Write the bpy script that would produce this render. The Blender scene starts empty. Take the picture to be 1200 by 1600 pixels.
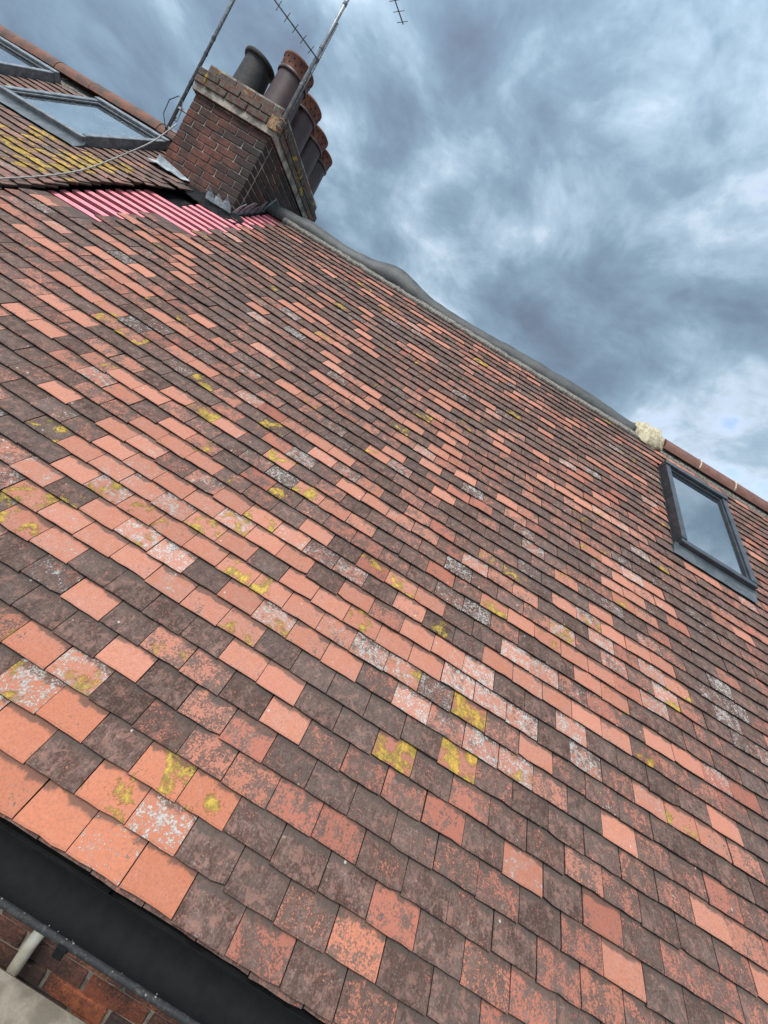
import bpy, bmesh, math, random
import numpy as np
from mathutils import Matrix, Vector, noise as mnoise

random.seed(7)
rng = np.random.RandomState(11)
scn = bpy.context.scene
col = scn.collection

# ------------------------------------------------------------------ camera
PITCH = math.radians(40.0)
CP, SP = math.cos(PITCH), math.sin(PITCH)
F_PX = 632.727                                   # focal length in photo pixels (1200 x 1600)
RV = np.array([2.27971748, 0.653115192, 0.25653633])
TV = np.array([-3.35458667, 6.44534685, 6.39766805]) * 0.165
def rodrigues(r):
    a = np.linalg.norm(r); k = r / a
    K = np.array([[0, -k[2], k[1]], [k[2], 0, -k[0]], [-k[1], k[0], 0]])
    return np.eye(3) + math.sin(a) * K + (1 - math.cos(a)) * K @ K
R_ROOF = rodrigues(RV)                           # roof coords (along, upslope, out) -> camera
C_ROOF = -R_ROOF.T @ TV
B = np.array([[1, 0, 0], [0, CP, SP], [0, -SP, CP]]).T   # roof coords -> world
CAM = B @ C_ROOF
R_W = R_ROOF @ B.T
cam_d = bpy.data.cameras.new('camera'); cam = bpy.data.objects.new('camera', cam_d); col.objects.link(cam)
cam_d.sensor_fit = 'VERTICAL'; cam_d.sensor_height = 36.0; cam_d.lens = F_PX / 1600 * 36.0
cam_d.clip_start = 0.02; cam_d.clip_end = 3000
M = Matrix((R_W.T @ np.diag([1, -1, -1])).tolist()).to_4x4(); M.translation = Vector(CAM.tolist())
cam.matrix_world = M
scn.camera = cam

# ------------------------------------------------------------------ light and exposure
SUN_EL, SUN_AZ = math.radians(58), math.radians(212)      # azimuth from +Y towards +X
EXPOSURE = 1.0
scn.view_settings.view_transform = 'Standard'; scn.view_settings.look = 'None'
scn.view_settings.exposure = EXPOSURE; scn.view_settings.gamma = 1
scn.view_settings.use_curve_mapping = False

class NT:
    """small helper to write node trees"""
    def __init__(s, tree): s.t = tree; tree.nodes.clear()
    def n(s, typ, **kw):
        nd = s.t.nodes.new(typ)
        for k, v in kw.items(): setattr(nd, k, v)
        return nd
    def put(s, sock, v):
        if hasattr(v, 'links') or isinstance(v, bpy.types.NodeSocket): s.t.links.new(v, sock)
        elif v is not None:
            if sock.type == 'RGBA' and len(v) == 3: v = (*v, 1)
            sock.default_value = v
    def math(s, op, a, b=0.5, c=None, clamp=False):
        nd = s.n('ShaderNodeMath', operation=op, use_clamp=clamp)
        s.put(nd.inputs[0], a); s.put(nd.inputs[1], b)
        if c is not None: s.put(nd.inputs[2], c)
        return nd.outputs[0]
    def ramp(s, v, lo, hi, a=0.0, b=1.0, smooth=True):
        nd = s.n('ShaderNodeMapRange'); nd.interpolation_type = 'SMOOTHSTEP' if smooth else 'LINEAR'
        nd.clamp = True
        s.put(nd.inputs[0], v); s.put(nd.inputs[1], lo); s.put(nd.inputs[2], hi); s.put(nd.inputs[3], a); s.put(nd.inputs[4], b)
        return nd.outputs[0]
    def mix(s, f, a, b, mode='MIX'):
        nd = s.n('ShaderNodeMix', data_type='RGBA', blend_type=mode)
        s.put(nd.inputs[0], f); s.put(nd.inputs[6], a); s.put(nd.inputs[7], b)
        return nd.outputs[2]
    def noise(s, vec, scale, detail=4, rough=0.55, dist=0.0, w=None):
        nd = s.n('ShaderNodeTexNoise')
        if w is not None: nd.noise_dimensions = '4D'; s.put(nd.inputs['W'], w)
        s.put(nd.inputs['Vector'], vec); s.put(nd.inputs['Scale'], scale); s.put(nd.inputs['Detail'], detail)
        s.put(nd.inputs['Roughness'], rough); s.put(nd.inputs['Distortion'], dist)
        return nd.outputs[0]
    def vmath(s, op, a, b=None):
        nd = s.n('ShaderNodeVectorMath', operation=op); s.put(nd.inputs[0], a)
        if b is not None: s.put(nd.inputs[1], b)
        return nd.outputs[0]

world = bpy.data.worlds.new('World'); scn.world = world; world.use_nodes = True
W = NT(world.node_tree)
tc = W.n('ShaderNodeTexCoord')
sep = W.n('ShaderNodeSeparateXYZ'); W.put(sep.inputs[0], tc.outputs['Generated'])
SKY_OFF = (-2.4, 3.3, 0)
cp = W.vmath('ADD', W.vmath('MULTIPLY', tc.outputs['Generated'], (1, 1, 1.45)), SKY_OFF)
big = W.noise(cp, 1.9, 2, 0.5, 0.1)
mid = W.noise(cp, 3.6, 9, 0.54, 0.35)
fine = W.noise(W.vmath('ADD', cp, (9, 4, 2)), 9.0, 8, 0.6, 0.5)
den = W.math('ADD', W.math('MULTIPLY', big, 0.40), W.math('ADD', W.math('MULTIPLY', mid, 0.48), W.math('MULTIPLY', fine, 0.14)))
den = W.math('SUBTRACT', den, W.ramp(sep.outputs[2], 0.64, 0.80, 0, 0.07))       # cover thins overhead
sky = W.n('ShaderNodeTexSky', sky_type='NISHITA', sun_disc=False, sun_elevation=SUN_EL, sun_rotation=SUN_AZ)
blue = W.mix(1.0, sky.outputs[0], (0.13, 0.13, 0.13), 'MULTIPLY')
cl_shade = W.n('ShaderNodeValToRGB')
W.put(cl_shade.inputs[0], W.ramp(den, 0.415, 0.62, 0, 1, False))
cr = cl_shade.color_ramp; cr.elements[0].position = 0.0; cr.elements[0].color = (0.36, 0.40, 0.45, 1)
cr.elements[1].position = 1.0; cr.elements[1].color = (0.078, 0.102, 0.142, 1)
e = cr.elements.new(0.22); e.color = (0.205, 0.27, 0.335, 1)
e = cr.elements.new(0.48); e.color = (0.125, 0.18, 0.235, 1)
e = cr.elements.new(0.72); e.color = (0.095, 0.135, 0.185, 1)
cover = W.ramp(den, 0.365, 0.455)
sdir = (math.sin(SUN_AZ) * math.cos(SUN_EL), math.cos(SUN_AZ) * math.cos(SUN_EL), math.sin(SUN_EL))
dt = W.n('ShaderNodeVectorMath', operation='DOT_PRODUCT'); W.put(dt.inputs[0], tc.outputs['Generated']); dt.inputs[1].default_value = sdir
glow = W.math('ADD', 1.0, W.math('MULTIPLY', W.math('POWER', W.math('MAXIMUM', dt.outputs['Value'], 0.0), 2.0), 2.2))   # thin cloud is brighter towards the sun
glc = W.n('ShaderNodeCombineColor')
for q in range(3): W.put(glc.inputs[q], glow)
skycol = W.mix(cover, blue, W.mix(1.0, cl_shade.outputs[0], glc.outputs[0], 'MULTIPLY'))
bg = W.n('ShaderNodeBackground'); W.put(bg.inputs[0], skycol); bg.inputs[1].default_value = 1.12
wo = W.n('ShaderNodeOutputWorld'); W.put(wo.inputs[0], bg.outputs[0])

sun_d = bpy.data.lights.new('sun', 'SUN'); sun = bpy.data.objects.new('sun', sun_d); col.objects.link(sun)
sun_d.energy = 2.2; sun_d.angle = math.radians(24); sun_d.color = (1.0, 0.955, 0.89)
sd = Vector((math.sin(SUN_AZ) * math.cos(SUN_EL), math.cos(SUN_AZ) * math.cos(SUN_EL), math.sin(SUN_EL)))
sun.rotation_euler = sd.to_track_quat('Z', 'Y').to_euler(); sun.location = (-3, -6, 12)

# ------------------------------------------------------------------ geometry helpers
def hu(x, s):
    """unevenness of the old roof slope"""
    return (0.045 * math.exp(-((x + 3.0) / 1.2) ** 2 - ((s - 2.8) / 1.2) ** 2)
            - 0.026 * math.exp(-((x + 0.2) / 1.3) ** 2 - ((s - 2.4) / 1.2) ** 2)
            + 0.006 * math.sin(1.9 * x + 0.7 * s) * math.sin(1.3 * s + 0.4))
def rp(x, s, h=0.0):
    h += hu(x, s)
    return (x, s * CP - h * SP, s * SP + h * CP)
def back(px, py, h=0.0):
    d = R_ROOF.T @ np.array([(px - 600) / F_PX, (py - 800) / F_PX, 1.0])
    p = C_ROOF + (h - C_ROOF[2]) / d[2] * d
    for _ in range(3):
        hh = h + hu(p[0], p[1]); p = C_ROOF + (hh - C_ROOF[2]) / d[2] * d
    return float(p[0]), float(p[1])
def proj(P):
    v = R_W @ (np.array(P) - CAM)
    if v[2] < 0.05: return None
    return v[0] / v[2] * F_PX + 600, v[1] / v[2] * F_PX + 800

wl = {}
def thing(name, loc, label=None, cat=None, group=None):
    o = bpy.data.objects.new(name, None); col.objects.link(o); o.location = loc; o.empty_display_size = 0.2
    wl[o] = Vector(loc)
    tag(o, label, cat, group); return o
def tag(o, label=None, cat=None, group=None, kind=None):
    for k, v in (('label', label), ('category', cat), ('group', group), ('kind', kind)):
        if v: o[k] = v
    return o
def link(name, me, parent=None, origin=(0, 0, 0), label=None):
    o = bpy.data.objects.new(name, me); col.objects.link(o)
    org = Vector(origin); wl[o] = org
    o.parent = parent; o.location = org - (wl[parent] if parent else Vector((0, 0, 0)))
    if label: o['label'] = label
    return o
def mesh(name, verts, faces, mat, parent=None, smooth=False, label=None, attrs=None, origin=None):
    """verts in world space; the object's origin goes to their mean"""
    v = np.array(verts, float)
    org = v.mean(0) if origin is None else np.array(origin, float)
    me = bpy.data.meshes.new(name); me.from_pydata((v - org).tolist(), [], faces); me.materials.append(mat)
    if smooth: me.polygons.foreach_set('use_smooth', [True] * len(me.polygons))
    if attrs:
        for an, typ, dat in attrs:
            a = me.attributes.new(an, typ, 'POINT')
            a.data.foreach_set('color' if typ == 'FLOAT_COLOR' else ('vector' if typ == 'FLOAT_VECTOR' else 'value'), np.array(dat, np.float32).ravel())
    me.update()
    return link(name, me, parent, org, label)
class MB:
    def __init__(s): s.v = []; s.f = []
    def add(s, vs, fs):
        o = len(s.v); s.v += [tuple(q) for q in vs]; s.f += [tuple(i + o for i in f) for f in fs]; return s
    def hexa(s, c8):
        return s.add(c8, [(0, 3, 2, 1), (4, 5, 6, 7), (0, 1, 5, 4), (1, 2, 6, 5), (2, 3, 7, 6), (3, 0, 4, 7)])
    def box(s, x0, x1, y0, y1, z0, z1, tf=lambda *p: p):
        return s.hexa([tf(x0, y0, z0), tf(x1, y0, z0), tf(x1, y1, z0), tf(x0, y1, z0), tf(x0, y0, z1), tf(x1, y0, z1), tf(x1, y1, z1), tf(x0, y1, z1)])
    def tube(s, pts, r, n=8, cap=True):
        pts = [Vector(p) for p in pts]; rings = []; prev = None
        rr = r if isinstance(r, (list, tuple)) else [r] * len(pts)
        for i, p in enumerate(pts):
            t = (pts[min(i + 1, len(pts) - 1)] - pts[max(i - 1, 0)]).normalized()
            u = t.orthogonal().normalized() if prev is None else (prev - t * prev.dot(t)).normalized()
            prev = u; w = t.cross(u)
            rings.append([p + (u * math.cos(a) + w * math.sin(a)) * rr[i] for a in [2 * math.pi * j / n for j in range(n)]])
        vs = [q for rg in rings for q in rg]; fs = []
        for i in range(len(rings) - 1):
            for j in range(n):
                a, b = i * n + j, i * n + (j + 1) % n
                fs.append((a, b, b + n, a + n))
        if cap: fs += [tuple(range(n))[::-1], tuple(range((len(rings) - 1) * n, len(rings) * n))]
        return s.add(vs, fs)
    def lathe(s, c, prof, n=28):
        vs = []; fs = []
        for r, z in prof:
            for j in range(n):
                a = 2 * math.pi * j / n; vs.append((c[0] + r * math.cos(a), c[1] + r * math.sin(a), c[2] + z))
        for i in range(len(prof) - 1):
            for j in range(n):
                a, b = i * n + j, i * n + (j + 1) % n; fs.append((a, b, b + n, a + n))
        fs.append(tuple(range(n))[::-1]); fs.append(tuple(range((len(prof) - 1) * n, len(prof) * n)))
        return s.add(vs, fs)
    def make(s, name, mat, parent=None, smooth=False, label=None, bevel=0.0):
        o = mesh(name, s.v, s.f, mat, parent, smooth, label)
        if bevel:
            bm = bmesh.new(); bm.from_mesh(o.data)
            bmesh.ops.bevel(bm, geom=bm.edges[:], offset=bevel, segments=1, affect='EDGES', clamp_overlap=True)
            bm.to_mesh(o.data); bm.free()
        return o
def auto_smooth(o, ang=40):
    me = o.data; bm = bmesh.new(); bm.from_mesh(me)
    for f in bm.faces: f.smooth = True
    for e in bm.edges:
        if len(e.link_faces) == 2 and e.calc_face_angle() > math.radians(ang): e.smooth = False
    bm.to_mesh(me); bm.free(); return o

# ------------------------------------------------------------------ materials
def newmat(name):
    m = bpy.data.materials.new(name); m.use_nodes = True; t = NT(m.node_tree)
    b = t.n('ShaderNodeBsdfPrincipled'); o = t.n('ShaderNodeOutputMaterial'); t.put(o.inputs[0], b.outputs[0])
    return m, t, b
def bump(t, b, height, strength=0.4, dist=0.003):
    nd = t.n('ShaderNodeBump'); nd.inputs['Strength'].default_value = strength; nd.inputs['Distance'].default_value = dist
    t.put(nd.inputs['Height'], height); t.put(b.inputs['Normal'], nd.outputs[0])

def tile_material(name, orange, red, pink, dark_lo, dark_hi):
    m, t, b = newmat(name)
    def att(n):
        a = t.n('ShaderNodeAttribute'); a.attribute_name = n; return a
    tp = att('tp').outputs['Vector']; tl = att('tl'); tw = att('tw')
    sl = t.n('ShaderNodeSeparateXYZ'); t.put(sl.inputs[0], tl.outputs['Vector'])
    sw = t.n('ShaderNodeSeparateColor'); t.put(sw.inputs[0], tw.outputs['Color'])
    dark, hue, white, yel = sw.outputs[0], sw.outputs[1], sw.outputs[2], tw.outputs['Alpha']
    n1 = t.noise(tp, 13, 5, 0.6, 0.4)
    n2 = t.noise(tp, 46, 6, 0.72, 0.4)
    n3 = t.noise(tp, 150, 4, 0.7)
    n0 = t.noise(t.vmath('MULTIPLY', tp, (1, 1, 0.02)), 1.6, 3, 0.5)          # stains that run across tiles
    nb0 = t.noise(t.vmath('ADD', tp, (3.3, 1.7, 0.4)), 30, 6, 0.72, 0.6)
    # streaks running down the slope
    st = t.noise(t.vmath('MULTIPLY', tp, (1, 0.3, 1)), 60, 5, 0.65, 0.5)
    wn = t.n('ShaderNodeTexWhiteNoise', noise_dimensions='1D'); sz = t.n('ShaderNodeSeparateXYZ'); t.put(sz.inputs[0], tp); t.put(wn.inputs['W'], sz.outputs[2])
    hsh = wn.outputs['Value']
    base = t.mix(t.ramp(n1, 0.3, 0.72), orange, pink)
    base = t.mix(t.ramp(n2, 0.42, 0.62, 0.0, 0.42), base, t.mix(0.5, base, (0.42, 0.25, 0.2)))
    base = t.mix(t.math('MULTIPLY', hsh, 0.45), base, pink)
    base = t.mix(t.ramp(sz.outputs[1], 0.22, 0.5, 0.65, 0), base, (0.40, 0.115, 0.045))       # fresher tiles along the eaves
    base = t.mix(t.math('MULTIPLY', hue, 0.85), base, red)
    base = t.mix(t.ramp(dark, 0.3, 0.7, 0, 0.6), base, (0.27, 0.105, 0.073))
    base = t.mix(t.ramp(n3, 0.42, 0.66, 0.0, 0.7), base, t.mix(0.5, base, (0.16, 0.07, 0.05)))
    base = t.mix(t.ramp(n2, 0.6, 0.75, 0, 0.35), base, t.mix(0.4, base, (0.6, 0.4, 0.3)))
    mot = t.math('ADD', t.math('MULTIPLY', n1, 0.46), t.math('ADD', t.math('MULTIPLY', n2, 0.34), t.math('ADD', t.math('MULTIPLY', st, 0.24), t.math('MULTIPLY', n0, 0.10))))
    mot = t.math('ADD', 0.5, t.math('MULTIPLY', t.math('SUBTRACT', mot, 0.57), 1.9))
    mot = t.math('ADD', mot, t.math('MULTIPLY', t.math('SUBTRACT', n3, 0.5), 1.15))
    thr = t.math('ADD', mot, t.math('MULTIPLY', t.math('SUBTRACT', dark, 0.5), 0.86))
    dmask = t.ramp(thr, 0.43, 0.57)
    dcol = t.mix(t.ramp(t.math('ADD', t.math('MULTIPLY', n3, 0.4), t.math('ADD', t.math('MULTIPLY', st, 0.3), t.math('MULTIPLY', n1, 0.3))), 0.41, 0.58), dark_lo, dark_hi)
    dcol = t.mix(t.ramp(n0, 0.45, 0.65, 0, 0.4), dcol, (0.075, 0.068, 0.06))
    dcol = t.mix(t.ramp(nb0, 0.52, 0.60, 0, 0.62), dcol, (0.19, 0.098, 0.072))
    dcol = t.mix(t.ramp(n3, 0.58, 0.68, 0, 0.5), dcol, (0.20, 0.165, 0.145))
    dcol = t.mix(t.ramp(n2, 0.36, 0.44, 0.6, 0), dcol, (0.012, 0.010, 0.009))
    c = t.mix(t.math('MULTIPLY', dmask, 0.88), base, dcol)
    # thin pale scratches
    sc1 = t.noise(tp, 21, 2, 0.5, 1.2)
    scr = t.math('MULTIPLY', t.ramp(t.math('ABSOLUTE', t.math('SUBTRACT', sc1, 0.5)), 0.0, 0.009, 1, 0), t.ramp(n1, 0.48, 0.6))
    c = t.mix(t.math('MULTIPLY', scr, t.math('MULTIPLY', dmask, 0.55)), c, (0.30, 0.20, 0.165))
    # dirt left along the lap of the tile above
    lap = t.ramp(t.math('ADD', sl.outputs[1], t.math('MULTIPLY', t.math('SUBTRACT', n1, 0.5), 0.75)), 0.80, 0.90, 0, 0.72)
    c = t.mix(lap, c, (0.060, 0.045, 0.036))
    # grey-white crustose lichen
    nw = t.noise(tp, 62, 6, 0.75, 0.3)
    nb = t.noise(tp, 24, 4, 0.6, 0.5)
    wv = t.math('ADD', t.math('MULTIPLY', nw, 0.6), t.math('ADD', t.math('MULTIPLY', nb, 0.5), t.math('ADD', t.math('MULTIPLY', t.math('SUBTRACT', n3, 0.5), 0.75), t.math('MULTIPLY', t.math('SUBTRACT', white, 0.5), 0.34))))
    wmask = t.math('MULTIPLY', t.ramp(wv, 0.59, 0.68), t.ramp(white, 0.02, 0.2))
    wcol = t.mix(t.ramp(n3, 0.3, 0.7), (0.20, 0.19, 0.165), (0.43, 0.41, 0.375))
    c = t.mix(t.math('MULTIPLY', wmask, 0.80), c, wcol)
    # small pale specks everywhere
    vo = t.n('ShaderNodeTexVoronoi'); t.put(vo.inputs['Vector'], tp); t.put(vo.inputs['Scale'], 42)
    vs = t.n('ShaderNodeSeparateColor'); t.put(vs.inputs[0], vo.outputs['Color'])
    speck = t.math('MULTIPLY', t.ramp(vo.outputs['Distance'], 0.12, 0.24, 1, 0), t.ramp(vs.outputs[0], 0.98, 0.99))
    c = t.mix(t.math('MULTIPLY', speck, 0.6), c, (0.5, 0.47, 0.42))
    # yellow lichen and moss clumps
    ny = t.noise(tp, 15, 3, 0.5, 0.3)
    yv = t.math('ADD', ny, t.math('ADD', t.math('MULTIPLY', t.math('SUBTRACT', yel, 0.5), 0.42), t.math('MULTIPLY', t.math('SUBTRACT', 0.5, sl.outputs[1]), 0.06)))
    ymask = t.math('MULTIPLY', t.ramp(t.math('ADD', yv, t.math('MULTIPLY', t.math('SUBTRACT', n3, 0.5), 0.46)), 0.54, 0.61), t.ramp(yel, 0.02, 0.15))
    ycol = t.mix(t.ramp(n2, 0.38, 0.62), (0.20, 0.145, 0.024), t.mix(hue, (0.48, 0.30, 0.03), (0.55, 0.27, 0.02)))
    ycol = t.mix(t.ramp(n3, 0.4, 0.75), ycol, t.mix(0.5, ycol, (0.10, 0.10, 0.03)))
    c = t.mix(t.math('MULTIPLY', ymask, 0.95), c, ycol)
    # dirty tails, darkened further to paint in the shadow lines between courses
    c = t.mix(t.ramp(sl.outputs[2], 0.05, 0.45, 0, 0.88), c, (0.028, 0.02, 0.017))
    vv = t.n('ShaderNodeHueSaturation'); t.put(vv.inputs['Color'], c); t.put(vv.inputs['Value'], t.ramp(hsh, 0, 1, 0.82, 1.14, False)); vv.inputs['Saturation'].default_value = 0.95
    t.put(b.inputs['Base Color'], vv.outputs[0])
    t.put(b.inputs['Roughness'], 0.86); b.inputs['Specular IOR Level'].default_value = 0.25
    h = t.math('ADD', t.math('MULTIPLY', n2, 0.5), t.math('ADD', t.math('MULTIPLY', n3, 0.35), t.math('ADD', t.math('MULTIPLY', wmask, 0.35), t.math('MULTIPLY', ymask, 1.1))))
    bump(t, b, h, 0.75, 0.0022)
    return m
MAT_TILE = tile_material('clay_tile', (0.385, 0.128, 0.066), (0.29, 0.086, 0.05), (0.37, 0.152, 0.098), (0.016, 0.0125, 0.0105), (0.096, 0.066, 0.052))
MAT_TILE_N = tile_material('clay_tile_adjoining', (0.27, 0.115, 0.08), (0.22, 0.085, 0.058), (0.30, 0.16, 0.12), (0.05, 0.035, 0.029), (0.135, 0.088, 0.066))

def simple(name, c1, c2, scale=20, rough=0.7, metal=0.0, bscale=None, bstr=0.3, bdist=0.003, spec=0.4, lo=0.35, hi=0.65, detail=5):
    m, t, b = newmat(name); g = t.n('ShaderNodeNewGeometry').outputs['Position']
    n = t.noise(g, scale, detail, 0.6, 0.2)
    t.put(b.inputs['Base Color'], t.mix(t.ramp(n, lo, hi), c1, c2)); t.put(b.inputs['Roughness'], rough); b.inputs['Metallic'].default_value = metal
    b.inputs['Specular IOR Level'].default_value = spec
    if bscale: bump(t, b, t.noise(g, bscale, 5, 0.65), bstr, bdist)
    return m
MAT_FELT = simple('black_underlay', (0.007, 0.007, 0.008), (0.017, 0.0175, 0.018), 9, 0.9, spec=0.1, bscale=30, bstr=0.5, bdist=0.008)
MAT_RIDGEFELT = simple('ridge_membrane', (0.03, 0.032, 0.031), (0.06, 0.061, 0.058), 6, 0.6, bscale=14, bstr=0.5, bdist=0.01)
MAT_MORTAR = simple('grey_mortar', (0.085, 0.075, 0.062), (0.21, 0.19, 0.16), 45, 0.95, bscale=160, bstr=0.7, bdist=0.004)
MAT_CREAM = simple('cream_mortar', (0.30, 0.24, 0.15), (0.48, 0.42, 0.29), 30, 0.95, bscale=70, bstr=0.8, bdist=0.008)
MAT_JOINT = simple('brick_joint', (0.11, 0.095, 0.08), (0.36, 0.31, 0.25), 11, 0.95, bscale=220, bstr=0.6)
MAT_RIDGE = simple('ridge_clay', (0.105, 0.043, 0.029), (0.15, 0.066, 0.045), 9, 0.7, bscale=120, bstr=0.3)
MAT_RIDGE_N = simple('ridge_clay_weathered', (0.075, 0.05, 0.04), (0.17, 0.068, 0.042), 7, 0.85, bscale=90, bstr=0.5)
MAT_LEAD = simple('lead_sheet', (0.20, 0.215, 0.225), (0.40, 0.42, 0.43), 8, 0.5, 0.35, bscale=30, bstr=0.4, bdist=0.006)
MAT_GUTTER = simple('black_gutter', (0.0065, 0.0068, 0.0071), (0.0085, 0.0088, 0.0091), 30, 0.8, bscale=260, bstr=0.25, spec=0.12)
MAT_GUTTERLIP = simple('gutter_lip', (0.012, 0.012, 0.012), (0.05, 0.046, 0.04), 70, 0.75, bscale=140, bstr=0.6, lo=0.48, hi=0.72)
MAT_BOARD = simple('scaffold_timber', (0.15, 0.13, 0.10), (0.26, 0.23, 0.18), 16, 0.92, bscale=120, bstr=0.5)
MAT_GALV = simple('galvanised_steel', (0.20, 0.21, 0.215), (0.34, 0.35, 0.355), 30, 0.5, 0.6)
MAT_MAST = simple('weathered_mast', (0.085, 0.085, 0.09), (0.20, 0.20, 0.205), 40, 0.55, 0.5)
MAT_RUST = simple('rusty_steel', (0.16, 0.075, 0.03), (0.32, 0.22, 0.12), 60, 0.85, 0.1, bscale=120, bstr=0.5)
MAT_CABLE = simple('grey_cable', (0.20, 0.19, 0.17), (0.30, 0.285, 0.25), 20, 0.6)
MAT_CABLE_D = simple('dark_cable', (0.02, 0.022, 0.026), (0.04, 0.045, 0.05), 20, 0.5)
MAT_FRAME = simple('grey_lacquered_aluminium', (0.035, 0.04, 0.046), (0.055, 0.06, 0.067), 12, 0.34, 0.25, spec=0.5)
MAT_FRAME_O = simple('weathered_grey_aluminium', (0.11, 0.12, 0.127), (0.20, 0.21, 0.22), 18, 0.42, 0.3)
MAT_GASKET = simple('black_gasket', (0.008, 0.008, 0.009), (0.014, 0.014, 0.015), 20, 0.6)
MAT_APRON = simple('grey_apron_flashing', (0.06, 0.07, 0.078), (0.10, 0.113, 0.122), 10, 0.45, 0.2)
MAT_PLASTIC = simple('pale_plastic', (0.40, 0.36, 0.28), (0.52, 0.48, 0.38), 30, 0.5)
MAT_GROUND = simple('ground_concrete', (0.16, 0.155, 0.145), (0.24, 0.235, 0.22), 1.5, 0.95)
MAT_POT_D = simple('sooty_pot', (0.009, 0.0075, 0.007), (0.026, 0.021, 0.019), 26, 0.72, bscale=90, bstr=0.3, spec=0.5)
MAT_POT_R = simple('brown_glazed_pot', (0.030, 0.013, 0.011), (0.055, 0.023, 0.018), 8, 0.5, bscale=60, bstr=0.15, spec=0.5)
MAT_COLLAR = simple('terracotta_collar', (0.09, 0.028, 0.015), (0.17, 0.058, 0.03), 14, 0.7, bscale=120, bstr=0.3)
MAT_HOLE = simple('dark_hole', (0.004, 0.003, 0.003), (0.008, 0.006, 0.005), 10, 0.9)
MAT_DEBRIS = simple('gutter_grit', (0.05, 0.045, 0.035), (0.20, 0.19, 0.16), 60, 0.95)

def batten_mat():
    m, t, b = newmat('red_treated_batten'); g = t.n('ShaderNodeNewGeometry').outputs['Position']
    oi = t.n('ShaderNodeObjectInfo')
    n = t.noise(t.vmath('MULTIPLY', g, (0.25, 3, 3)), 25, 5, 0.6)
    c = t.mix(t.ramp(n, 0.3, 0.7), (0.60, 0.10, 0.135), (0.80, 0.30, 0.31))
    c = t.mix(t.math('MULTIPLY', oi.outputs['Random'], 0.35), c, (0.60, 0.15, 0.17))
    t.put(b.inputs['Base Color'], c); t.put(b.inputs['Roughness'], 0.7)
    bump(t, b, n, 0.3, 0.002); return m
MAT_BATTEN = batten_mat()

def brick_mat():
    m, t, b = newmat('old_red_brick'); g = t.n('ShaderNodeNewGeometry').outputs['Position']
    oi = t.n('ShaderNodeObjectInfo')
    n = t.noise(g, 34, 6, 0.65, 0.3); f = t.noise(g, 170, 4, 0.65); bgn = t.noise(g, 5, 4, 0.6)
    c = t.mix(t.ramp(n, 0.35, 0.7), oi.outputs['Color'], t.mix(0.55, oi.outputs['Color'], (0.045, 0.032, 0.028)))
    c = t.mix(t.ramp(t.math('ADD', t.math('MULTIPLY', bgn, 0.6), t.math('MULTIPLY', f, 0.4)), 0.42, 0.58, 0, 0.85), c, (0.028, 0.024, 0.022))
    c = t.mix(t.ramp(t.noise(g, 60, 5, 0.7), 0.62, 0.72, 0, 0.6), c, (0.34, 0.29, 0.24))
    t.put(b.inputs['Base Color'], c); t.put(b.inputs['Roughness'], 0.9); b.inputs['Specular IOR Level'].default_value = 0.25
    bump(t, b, t.math('ADD', t.math('MULTIPLY', n, 0.5), t.math('MULTIPLY', f, 0.5)), 0.7, 0.004); return m
MAT_BRICK = brick_mat()
def cap_mat():
    """lichen-covered brick of the chimney head"""
    m, t, b = newmat('lichened_brick'); g = t.n('ShaderNodeNewGeometry').outputs['Position']
    oi = t.n('ShaderNodeObjectInfo')
    n = t.noise(g, 22, 6, 0.65, 0.3); f = t.noise(g, 150, 4, 0.65); y = t.noise(t.vmath('ADD', g, (5, 3, 1)), 7.5, 5, 0.62, 0.4)
    c = t.mix(t.ramp(n, 0.38, 0.62), oi.outputs['Color'], (0.105, 0.095, 0.078))
    c = t.mix(t.ramp(f, 0.5, 0.7, 0, 0.7), c, (0.07, 0.06, 0.05))
    c = t.mix(t.ramp(t.math('ADD', y, t.math('MULTIPLY', t.math('SUBTRACT', f, 0.5), 0.25)), 0.60, 0.66, 0, 0.9), c, (0.33, 0.235, 0.03))
    t.put(b.inputs['Base Color'], c); t.put(b.inputs['Roughness'], 0.92); b.inputs['Specular IOR Level'].default_value = 0.2
    bump(t, b, t.math('ADD', n, f), 0.7, 0.005); return m
MAT_CAP = cap_mat()
def glass_mat(name, dirt, ior=2.0):
    m, t, b = newmat(name); g = t.n('ShaderNodeNewGeometry').outputs['Position']
    n = t.noise(g, 110, 4, 0.6); bg_ = t.noise(g, 3.0, 3, 0.5)
    msk = t.math('MULTIPLY', t.ramp(n, 0.56, 0.66), t.ramp(bg_, 0.42, 0.6, 0.15, 1.0))
    t.put(b.inputs['Base Color'], t.mix(t.math('MULTIPLY', msk, dirt), (0.012, 0.02, 0.028), (0.30, 0.31, 0.30)))
    b.inputs['Metallic'].default_value = 0.0
    t.put(b.inputs['Roughness'], t.math('ADD', 0.03, t.math('MULTIPLY', msk, 0.5 * dirt))); b.inputs['IOR'].default_value = ior
    b.inputs['Specular IOR Level'].default_value = 0.5
    b.inputs['Coat Weight'].default_value = 1.0; b.inputs['Coat IOR'].default_value = 3.0; b.inputs['Coat Roughness'].default_value = 0.02
    return m
MAT_GLASS = glass_mat('rooflight_glass', 0.35, 3.2)
MAT_GLASS_O = glass_mat('dirty_rooflight_glass', 1.0, 3.2)

# ------------------------------------------------------------------ setting
GZ = -5.3
o = mesh('ground', [(-400, -400, GZ), (400, -400, GZ), (400, 400, GZ), (-400, 400, GZ)], [(0, 1, 2, 3)], MAT_GROUND); tag(o, kind='structure')

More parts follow.
